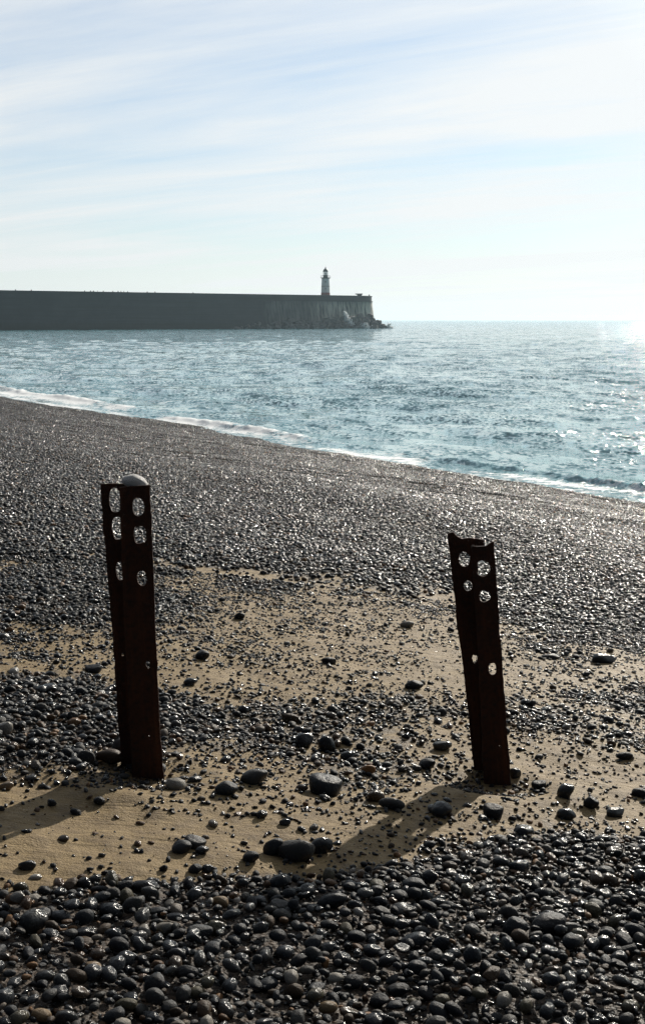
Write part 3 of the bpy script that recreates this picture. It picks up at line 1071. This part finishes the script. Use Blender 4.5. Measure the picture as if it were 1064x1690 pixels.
# --- the stones one can single out: x, y of the foot in the photo, width, height, tone, label
HERO = [
    (488, 1432, 64, 46, 'grey', 'largest egg shaped grey stone of the cluster on the sand'),
    (452, 1420, 36, 36, 'slate', 'rounded slate stone tucked behind the left of the largest egg shaped stone'),
    (529, 1416, 42, 32, 'slate', 'dark stone leaning against the right of the largest egg shaped stone'),
    (414, 1425, 28, 18, 'charcoal', 'small dark stone just left of the largest egg shaped stone'),
    (537, 1320, 57, 37, 'slate', 'big smooth slate boulder on the sand midway between the posts'),
    (420, 1299, 48, 27, 'grey', 'knobbly grey stone with a shiny hollow between the posts'),
    (373, 1316, 42, 25, 'slate', 'rounded dark stone left of the knobbly grey stone'),
    (503, 1239, 33, 27, 'slate', 'left one of two round stones standing side by side between the posts'),
    (540, 1247, 31, 30, 'charcoal', 'right one of two round stones standing side by side between the posts'),
    (478, 1197, 32, 18, 'brown', 'humped brown stone lying in the gravel between the posts'),
    (290, 1308, 36, 22, 'pale', 'pale glinting wedge shaped stone at the foot of the left post'),
    (322, 1293, 24, 11, 'slate', 'flat dark pebble just right of the pale wedge shaped stone'),
    (142, 1266, 32, 26, 'grey', 'round grey stone in the gravel left of the left post'),
    (180, 1262, 54, 24, 'brown', 'long flat brown stone between the round grey stone and the left post'),
    (6, 1222, 34, 30, 'pale', 'pale stone cut by the left edge among dark pebbles'),
    (12, 1308, 26, 17, 'tan', 'tan stone at the left edge where gravel meets sand'),
    (645, 1341, 46, 23, 'grey', 'broad oval grey stone left of the right post shadow'),
    (728, 1352, 35, 26, 'slate', 'rounded stone lying inside the shadow of the right post'),
    (813, 1355, 35, 25, 'charcoal', 'dark rounded stone in front of the right post'),
    (933, 1323, 30, 28, 'slate', 'upright dark stone on the sand right of the right post'),
    (974, 1338, 27, 22, 'charcoal', 'angular dark stone right of the upright stone'),
    (1015, 1351, 36, 17, 'slate', 'low dark stone pair end near the right edge on the sand'),
    (934, 1357, 34, 22, 'slate', 'dark stone below the upright stone on the right sand'),
    (849, 1288, 22, 20, 'charcoal', 'black stone touching the right side of the right post'),
    (1054, 1318, 28, 16, 'charcoal', 'dark stone at the right edge on the open sand'),
    (863, 1384, 38, 20, 'slate', 'wide slate stone at the upper rim of the right foreground shingle'),
    (607, 1280, 25, 16, 'orange', 'orange-brown pebble on the sand left of the right post'),
    (619, 1327, 32, 22, 'brown', 'brownish sloping stone above the broad oval grey stone'),
    (730, 1242, 34, 19, 'grey', 'flat topped grey stone left of the lower right post'),
    (574, 1257, 28, 17, 'slate', 'dark stone right of the two round stones'),
    (1029, 1257, 32, 15, 'charcoal', 'flat black stone on the right sand near the edge'),
    (704, 1273, 28, 19, 'charcoal', 'lone dark stone on bare sand left of the right post'),
    (889, 1304, 26, 14, 'charcoal', 'small black stone just right of the right post foot'),
    (905, 1549, 64, 37, 'charcoal', 'widest black boulder in the right foreground shingle'),
    (848, 1554, 46, 38, 'slate', 'sloping slate boulder just left of the widest black boulder'),
    (940, 1549, 40, 24, 'grey', 'grey stone half hidden right of the widest black boulder'),
    (1048, 1560, 44, 33, 'slate', 'large slate stone at the right edge of the foreground'),
    (856, 1448, 42, 26, 'slate', 'smooth round slate stone near the top of the right shingle'),
    (927, 1507, 35, 21, 'grey', 'grey oval stone above the widest black boulder'),
    (997, 1456, 32, 24, 'slate', 'dark round stone high in the right shingle'),
    (1046, 1459, 20, 16, 'orange', 'brown-orange round pebble near the right edge'),
    (698, 1498, 35, 30, 'slate', 'dark upright stone in the middle of the foreground shingle'),
    (1034, 1588, 38, 28, 'charcoal', 'black stone at the lower right corner'),
    (683, 1572, 52, 30, 'slate', 'long slate stone sloping right in the lower middle shingle'),
    (546, 1505, 54, 28, 'slate', 'long rounded slate stone in the centre of the foreground shingle'),
    (665, 1515, 44, 21, 'grey', 'flat pale grey stone right of centre in the foreground shingle'),
    (462, 1514, 34, 25, 'grey', 'peaked grey stone left of centre in the foreground shingle'),
    (620, 1490, 29, 26, 'charcoal', 'black round stone above the flat pale grey stone'),
    (563, 1600, 34, 27, 'slate', 'dark domed stone low in the centre foreground'),
    (358, 1547, 38, 25, 'olive', 'olive grey domed stone in the left foreground shingle'),
    (241, 1474, 52, 20, 'charcoal', 'long black stone on the upper rim of the left shingle'),
    (246, 1492, 34, 27, 'grey', 'domed grey stone just below the long black stone'),
    (184, 1517, 43, 25, 'slate', 'smooth oval slate stone in the left foreground shingle'),
    (55, 1546, 50, 40, 'grey', 'biggest sloping grey boulder in the left foreground'),
    (45, 1438, 30, 17, 'charcoal', 'lone black stone on the sand at the far left'),
    (34, 1475, 28, 18, 'olive', 'olive stone on the rim of the left shingle'),
    (274, 1545, 36, 23, 'pale', 'shiny pale stone in the left foreground shingle'),
    (218, 1508, 34, 23, 'grey', 'grey stone between the oval slate stone and the domed grey stone'),
    (164, 1477, 34, 14, 'charcoal', 'flat black stone on the sand rim left of the long black stone'),
    (300, 1411, 34, 21, 'slate', 'left dark stone of the small cluster on the left sand'),
    (322, 1403, 38, 20, 'grey', 'upper stone of the small cluster on the left sand'),
    (334, 1412, 24, 14, 'charcoal', 'right black stone of the small cluster on the left sand'),
    (322, 1443, 25, 16, 'slate', 'left pebble of a pair on the sand above the shingle'),
    (343, 1443, 21, 15, 'charcoal', 'right pebble of a pair on the sand above the shingle'),
    (126, 1347, 22, 11, 'charcoal', 'small black pebble inside the shadow of the left post'),
    (85, 1333, 17, 13, 'charcoal', 'small black pebble on the upper edge of the left post shadow'),
    (164, 1329, 20, 13, 'charcoal', 'small dark pebble in the left post shadow near the post'),
    (432, 1353, 20, 14, 'charcoal', 'lone black pebble on smooth sand above the egg shaped stone cluster'),
    (470, 1364, 20, 12, 'slate', 'low dark pebble on smooth sand above the largest egg shaped stone'),
    (174, 1446, 15, 9, 'charcoal', 'tiny black pebble alone on the sand above the left shingle'),
    (270, 1441, 15, 13, 'charcoal', 'small round black pebble on sand below the small cluster'),
    (672, 1038, 25, 12, 'pale', 'pale oval pebble on the far sand left of the right post'),
    (395, 1026, 19, 14, 'charcoal', 'black pebble on the far sand right of the left post'),
    (334, 1092, 24, 17, 'charcoal', 'dark pointed stone on the sand right of the left post'),
    (155, 1111, 30, 12, 'slate', 'long low stone on the sand left of the left post'),
    (315, 1134, 24, 14, 'slate', 'pyramid shaped stone on sand right of the left post'),
    (682, 1141, 34, 17, 'charcoal', 'black humped stone on the sand left of the right post'),
    (997, 1099, 46, 18, 'charcoal', 'wide black stone on the sand right of the right post'),
    (907, 1091, 36, 11, 'charcoal', 'long flat black stone on the sand right of the right post'),
    (542, 1099, 28, 13, 'charcoal', 'broad black stone on the far sand between the posts'),
    (100, 1524, 36, 20, 'slate', 'slate stone beside the biggest sloping grey boulder'),
]
rh = random.Random(21)
for i, (px, py, w, h, tone, label) in enumerate(HERO):
    g = ground_hit(px, py - h * 0.30)
    _, _, dep = project(g.x, g.y, g.z)
    me = hero_meshes[i % len(hero_meshes)]
    a = w / 2 / (F / dep)
    hh = me['half_height']
    sz = (h / 2 / (F / dep)) * 1.0 / hh
    o = link(bpy.data.objects.new('pebble', me))
    rz = rh.uniform(-0.35, 0.35)
    sy = a * min(1.0, max(0.65, 0.8 * h / w + 0.45))
    o.scale = (a, sy, min(sz, a * 1.7))
    o.rotation_euler = (rh.uniform(-.12, .12), rh.uniform(-.15, .15), rz)
    o.location = (g.x, g.y, g.z + o.scale.z * hh * 0.62)
    o.color = (*TONE[tone], 1)
    tag(o, label, 'pebble', 'single stones on the beach')
    occupy(g.x, g.y, a * 0.95)
    if a > 0.04:
        occupy(g.x - a * .5, g.y, a * .5)
        occupy(g.x + a * .5, g.y, a * .5)
    placed.append((g.x, g.y, a))
for rp in (left_post, right_post):
    occupy(rp.location.x, rp.location.y, 0.05)
    occupy(rp.location.x, rp.location.y + 0.06, 0.05)

# --- scattered stones on the near beach
pts = []           # x, y, z, r, kind


def in_wedge(x, y, m=0.12):
    return np.abs(x) < y * (0.27 + m) + 0.35


def scatter(n, y0, y1, rlo, rhi, power, k, gate, zlift, sink=0.45):
    """dart throwing, big stones first"""
    y = np.sqrt(rng.uniform(y0 * y0, y1 * y1, n))
    x = rng.uniform(-1, 1, n) * (y * 0.37 + 0.35)
    rr = rlo + (rhi - rlo) * rng.random(n) ** power
    cv = cover_at(x, y)
    keep = rng.random(n) < gate(cv)
    x, y, rr, cv = x[keep], y[keep], rr[keep], cv[keep]
    order = np.argsort(-rr)
    gz = ground_z(x, y)
    up = rng.random(len(x))
    for i in order:
        if free(x[i], y[i], rr[i], k):
            occupy(x[i], y[i], rr[i])
            pts.append((x[i], y[i], gz[i] + zlift * up[i] * cv[i] ** 2, rr[i], sink))


dense = lambda c: np.clip((c - 0.33) * 2.1, 0, 1)
sparse = lambda c: np.clip(c * 1.3, 0.012, 0.9)
scatter(900, 2.1, 8.8, 0.026, 0.038, 2.2, 0.80, lambda c: 0.5 * dense(c) + 0.03 * sparse(c), 0.022)
scatter(30000, 2.1, 8.8, 0.012, 0.026, 1.5, 0.64, lambda c: dense(c) + 0.095 * sparse(c), 0.028)
scatter(80000, 2.1, 8.8, 0.008, 0.015, 1.2, 0.66, lambda c: dense(c) + 0.20 * sparse(c), 0.024)
scatter(90000, 2.1, 8.8, 0.004, 0.008, 1.2, 0.72, lambda c: 0.9 * dense(c) + 0.30 * sparse(c), 0.020)
for (hx, hy) in ((-0.589, 3.83), (0.616, 4.22)):
    for k_ in range(150):
        a_, d_ = rng.uniform(0, 2 * math.pi), 0.07 + 0.13 * rng.random() ** 1.3
        x_, y_, r_ = hx + math.cos(a_) * d_ * 1.15, hy + math.sin(a_) * d_ * 0.9 + 0.03, 0.005 + 0.014 * rng.random() ** 2
        if free(x_, y_, r_, 0.7):
            occupy(x_, y_, r_)
            pts.append((x_, y_, float(ground_z(x_, y_)), r_, 0.45))
P = np.array(pts)

# --- the dense shingle further down the beach: jittered rows, two sizes
far = []
for (y0, y1, sp_, r0, r1) in ((8.3, 24.0, 0.038, 0.014, 0.032), (8.3, 15.0, 0.042, 0.008, 0.016)):
    ys = np.arange(y0, y1, sp_ * 0.88)
    for jj, yv in enumerate(ys):
        half = yv * 0.36 + 0.3
        xv = np.arange(-half, half, sp_) + (jj % 2) * sp_ / 2
        n = len(xv)
        far.append(np.stack([xv + rng.normal(0, sp_ * .3, n), yv + rng.normal(0, sp_ * .3, n), r0 + (r1 - r0) * rng.random(n) ** 1.8,
                             np.full(n, 1.0 if r0 > 0.015 else 0.0)], 1))
far = np.concatenate(far)
cv = cover_at(far[:, 0], far[:, 1])
fs_ = NX * far[:, 0] + NY * far[:, 1]
keep = (rng.random(len(far)) < np.clip((cv - 0.22) * 1.5, 0.05, 1)) & (fs_ < SHORE + 1.0)
blend = np.clip((far[:, 1] - 8.2) / 0.9, 0, 1)
keep &= rng.random(len(far)) < np.where(blend < 1, blend, 1)
far, cv = far[keep], cv[keep]
far_z = ground_z(far[:, 0], far[:, 1]) + 0.022 * rng.random(len(far)) * cv

# --- grit: stones of a few millimetres lying on and between everything
n = 90000
gy_ = np.sqrt(rng.uniform(2.1 ** 2, 8.8 ** 2, n))
gx_ = rng.uniform(-1, 1, n) * (gy_ * 0.36 + 0.3)
gcv = cover_at(gx_, gy_)
gk = rng.random(n) < np.clip(0.05 + 2.4 * gcv * (1.25 - gcv), 0, 1) * np.clip(0.35 + 2.2 * (fbm(gx_ / 0.18, gy_ / 0.12, 81, 3) + 0.18), 0.1, 1)
gx_, gy_ = gx_[gk], gy_[gk]
gr = 0.0028 + 0.0105 * rng.random(len(gx_)) ** 2.2
gz_ = ground_z(gx_, gy_)

# --- the 300 that show largest become things of their own
px_, py_, dp_ = project(P[:, 0], P[:, 1], P[:, 2])
app = P[:, 3] / dp_
app = np.where((px_ > -10) & (px_ < 1074) & (py_ > 900) & (py_ < 1700), app, -1)
order = np.argsort(-app)
NIND = 300 - len(HERO)
ind = order[:NIND]
rest = order[NIND:]
tones = ['slate'] * 9 + ['charcoal'] * 6 + ['grey'] * 6 + ['brown'] * 3 + ['olive'] * 2 + ['tan'] + ['pale']
ind_meshes = [pebble_mesh(400 + k, 3 if k < 6 else 2, 0.50 + 0.05 * (k % 4), 0.10, M['tint']) for k in range(12)]
for i in ind:
    x, y, z, r, sk = P[i]
    me = ind_meshes[rh.randrange(12)]
    o = link(bpy.data.objects.new('pebble', me))
    o.scale = (r, r * rh.uniform(0.85, 1.1), r * rh.uniform(0.75, 1.25))
    o.rotation_euler = (rh.uniform(-.35, .35), rh.uniform(-.35, .35), rh.uniform(0, 6.28))
    o.location = (x, y, z + o.scale.z * me['half_height'] * 0.5)
    tone = tones[rh.randrange(len(tones))]
    o.color = (*TONE[tone], 1)
    c = float(cover_at(x, y))
    if py_[i] > 1380 and c > 0.5:
        side = 'left' if px_[i] < 380 else 'middle' if px_[i] < 720 else 'right'
        where = 'dense shingle of the foreground, %s part' % side
    elif py_[i] > 1380:
        where = 'open sand just above the foreground shingle'
    elif px_[i] < 240:
        where = 'gravel beside the left post'
    elif px_[i] < 790:
        where = 'gravelly sand between the two posts'
    else:
        where = 'sand right of the right post'
    tag(o, '%s rounded pebble in the %s' % (TONE_WORD[tone], where), 'pebble', '%s pebbles, %s' % (TONE_WORD[tone], where))


# --- everything else: points that carry stones
def stone_collection(name, meshes):
    c = bpy.data.collections.new(name)
    for k, me in enumerate(meshes):
        c.objects.link(bpy.data.objects.new('%s_%02d' % (name, k), me))
    return c


def instancer(name, pos, scale, rot, coll, count, label):
    me = bpy.data.meshes.new(name)
    npt = len(pos)
    me.vertices.add(npt)
    me.vertices.foreach_set('co', pos.astype(np.float32).ravel())
    for k, v in (('st_scale', scale), ('st_rot', rot)):
        a = me.attributes.new(k, 'FLOAT_VECTOR', 'POINT')
        a.data.foreach_set('vector', v.astype(np.float32).ravel())
    a = me.attributes.new('st_pick', 'INT', 'POINT')
    a.data.foreach_set('value', rng.integers(0, count, npt).astype(np.int32))
    me.update()
    o = link(bpy.data.objects.new(name, me))
    ng = bpy.data.node_groups.new(name + '_nodes', 'GeometryNodeTree')
    ng.interface.new_socket('Geometry', in_out='INPUT', socket_type='NodeSocketGeometry')
    ng.interface.new_socket('Geometry', in_out='OUTPUT', socket_type='NodeSocketGeometry')
    gi, go = ng.nodes.new('NodeGroupInput'), ng.nodes.new('NodeGroupOutput')
    ci = ng.nodes.new('GeometryNodeCollectionInfo')
    ci.inputs['Collection'].default_value = coll
    ci.inputs['Separate Children'].default_value = True
    ci.inputs['Reset Children'].default_value = True
    ip = ng.nodes.new('GeometryNodeInstanceOnPoints')
    ip.inputs['Pick Instance'].default_value = True

    def na(nm, dt):
        q = ng.nodes.new('GeometryNodeInputNamedAttribute')
        q.data_type = dt
        q.inputs['Name'].default_value = nm
        return next(s for s in q.outputs if s.enabled and s.name == 'Attribute')
    er = ng.nodes.new('FunctionNodeEulerToRotation')
    L = ng.links.new
    L(na('st_rot', 'FLOAT_VECTOR'), er.inputs[0])
    L(gi.outputs[0], ip.inputs['Points'])
    L(ci.outputs[0], ip.inputs['Instance'])
    L(na('st_pick', 'INT'), ip.inputs['Instance Index'])
    L(er.outputs[0], ip.inputs['Rotation'])
    L(na('st_scale', 'FLOAT_VECTOR'), ip.inputs['Scale'])
    L(ip.outputs[0], go.inputs[0])
    md = o.modifiers.new('stones', 'NODES')
    md.node_group = ng
    tag(o, label, 'shingle', kind='stuff')
    return o


def stones(name, x, y, z, r, meshes, coll, label, tilt=0.35):
    k = len(x)
    sc_ = np.stack([r, r * rng.uniform(0.8, 1.1, k), r * rng.uniform(0.65, 1.2, k)], 1)
    rot = np.stack([rng.uniform(-tilt, tilt, k), rng.uniform(-tilt, tilt, k), rng.uniform(0, 6.28, k)], 1)
    pos = np.stack([x, y, z + sc_[:, 2] * 0.5 * 0.45], 1)
    return instancer(name, pos, sc_, rot, coll, len(meshes), label)


near_c = stone_collection('shingle_stone', near_meshes)
tiny_c = stone_collection('grit_stone', tiny_meshes)
stones('shingle', P[rest, 0], P[rest, 1], P[rest, 2], P[rest, 3], near_meshes, near_c, 'smaller dark pebbles scattered over sand and gravel in front')
mid_meshes = [pebble_mesh(500 + k, 2 if k < 4 else 1, 0.5, 0.12) for k in range(10)]
mid_c = stone_collection('middle_stone', mid_meshes)
stones('shingle_bank', far[:, 0], far[:, 1], far_z, far[:, 2], mid_meshes, mid_c, 'dense dark shingle sloping down to the sea', 0.5)
stones('beach_grit', gx_, gy_, gz_, gr, tiny_meshes, tiny_c, 'fine brown and grey grit strewn over the sand', 0.6)

# --- furthest shingle: metre-wide patches of stones
patch_meshes = []
for k in range(5):
    base = [pebble_mesh(600 + k * 5 + q, 1, 0.52, 0.2) for q in range(5)]
    data = [(np.array([v.co[:] for v in b.vertices]), np.array([p.vertices[:] for p in b.polygons])) for b in base]
    vs, fs, off = [], [], 0
    pr = np.random.default_rng(40 + k)
    spc = 0.05
    for i in range(24):
        for j in range(24):
            x = (i - 11.5) * spc + pr.normal(0, .014)
            y = (j - 11.5) * spc + pr.normal(0, .014)
            if x * x + y * y > 0.62 ** 2:
                continue
            co, fa = data[pr.integers(0, 5)]
            r = 0.020 + 0.020 * pr.random() ** 1.7
            m3 = np.array(Euler((pr.uniform(-.5, .5), pr.uniform(-.5, .5), pr.uniform(0, 6.28))).to_matrix())
            vs.append((co * r) @ m3.T + np.array([x, y, pr.uniform(0, .025)]))
            fs.append(fa + off)
            off += len(co)
    me = bpy.data.meshes.new('shingle_patch')
    me.from_pydata(np.concatenate(vs).tolist(), [], np.concatenate(fs).tolist())
    me.polygons.foreach_set('use_smooth', [True] * len(me.polygons))
    me.materials.append(M['pebble'])
    patch_meshes.append(me)
pc = stone_collection('patch_stone', patch_meshes)
pp = []
for yv in np.arange(23.2, 105, 0.82):
    half = yv * 0.36 + 1
    xv = np.arange(-half, half, 0.82)
    pp.append(np.stack([xv + rng.normal(0, .12, len(xv)), np.full(len(xv), yv) + rng.normal(0, .12, len(xv))], 1))
for yv in np.arange(2.0, 23.2, 0.82):                     # and the same shingle to either side of the view
    for sgn in (-1, 1):
        xv = sgn * np.arange(yv * 0.37 + 0.75, yv * 0.37 + 7, 0.82)
        pp.append(np.stack([xv, np.full(len(xv), yv)], 1))
pp = np.concatenate(pp)
pp = pp[(NX * pp[:, 0] + NY * pp[:, 1] < SHORE + 1.2)]
k = len(pp)
pz = ground_z(pp[:, 0], pp[:, 1])
e = 0.3
nx_ = -(ground_z(pp[:, 0] + e, pp[:, 1]) - ground_z(pp[:, 0] - e, pp[:, 1])) / (2 * e)
ny_ = -(ground_z(pp[:, 0], pp[:, 1] + e) - ground_z(pp[:, 0], pp[:, 1] - e)) / (2 * e)
rots = []
for i in range(k):
    q = Vector((nx_[i], ny_[i], 1)).normalized()
    m3 = q.to_track_quat('Z', 'Y').to_matrix() @ Matrix.Rotation(random.uniform(0, 6.28), 3, 'Z')
    rots.append(m3.to_euler()[:])
instancer('shingle_slope', np.stack([pp[:, 0], pp[:, 1], pz], 1), np.ones((k, 3)) * (0.9 + 0.5 * fbm(pp[:, 0] / 3.0, pp[:, 1] / 5.0, 95, 3))[:, None], np.array(rots), pc, len(patch_meshes), 'far dark shingle running along the water')

# ------------------------------------------------------------------ the shell on the left post
tp = at_y(224, 801, left_post.location.y + 0.03)
bm = bmesh.new()
bmesh.ops.create_icosphere(bm, subdivisions=3, radius=1.0)
for v in bm.verts:
    c = v.co
    c.z = c.z if c.z > 0 else c.z * 0.25
    c.z += 0.10 * (1 - c.x * c.x) + 0.25 * c.x * -0.5
    c.y *= 1 - 0.25 * c.x
    c *= 1 + 0.05 * mnoise.noise(c * 1.7)
me = bpy.data.meshes.new('shell')
bm.to_mesh(me)
bm.free()
me.polygons.foreach_set('use_smooth', [True] * len(me.polygons))
me.materials.append(M['shell'])
sh = link(bpy.data.objects.new('shell', me))
sh.scale = (0.045, 0.040, 0.030)
sh.rotation_euler = (R(8), R(14), R(-8))
sh.location = (tp.x, tp.y, tp.z + 0.002)
tag(sh, 'white domed shell resting on top of the left post', 'shell')

# ------------------------------------------------------------------ haze
bm = bmesh.new()
box(bm, -14000, 14000, -1500, 14000, -9.0, 42.0)
hm = bpy.data.materials.new('haze')
hm.use_nodes = True
ht = hm.node_tree
ht.nodes.clear()
ho = ht.nodes.new('ShaderNodeOutputMaterial')
pv = ht.nodes.new('ShaderNodeVolumePrincipled')
pv.inputs['Color'].default_value = (0.66, 0.87, 1.0, 1)
pv.inputs['Density'].default_value = 0.00011
pv.inputs['Anisotropy'].default_value = 0.35
ht.links.new(pv.outputs[0], ho.inputs['Volume'])
hz = bm_obj('haze', bm, hm)
tag(hz, kind='stuff')
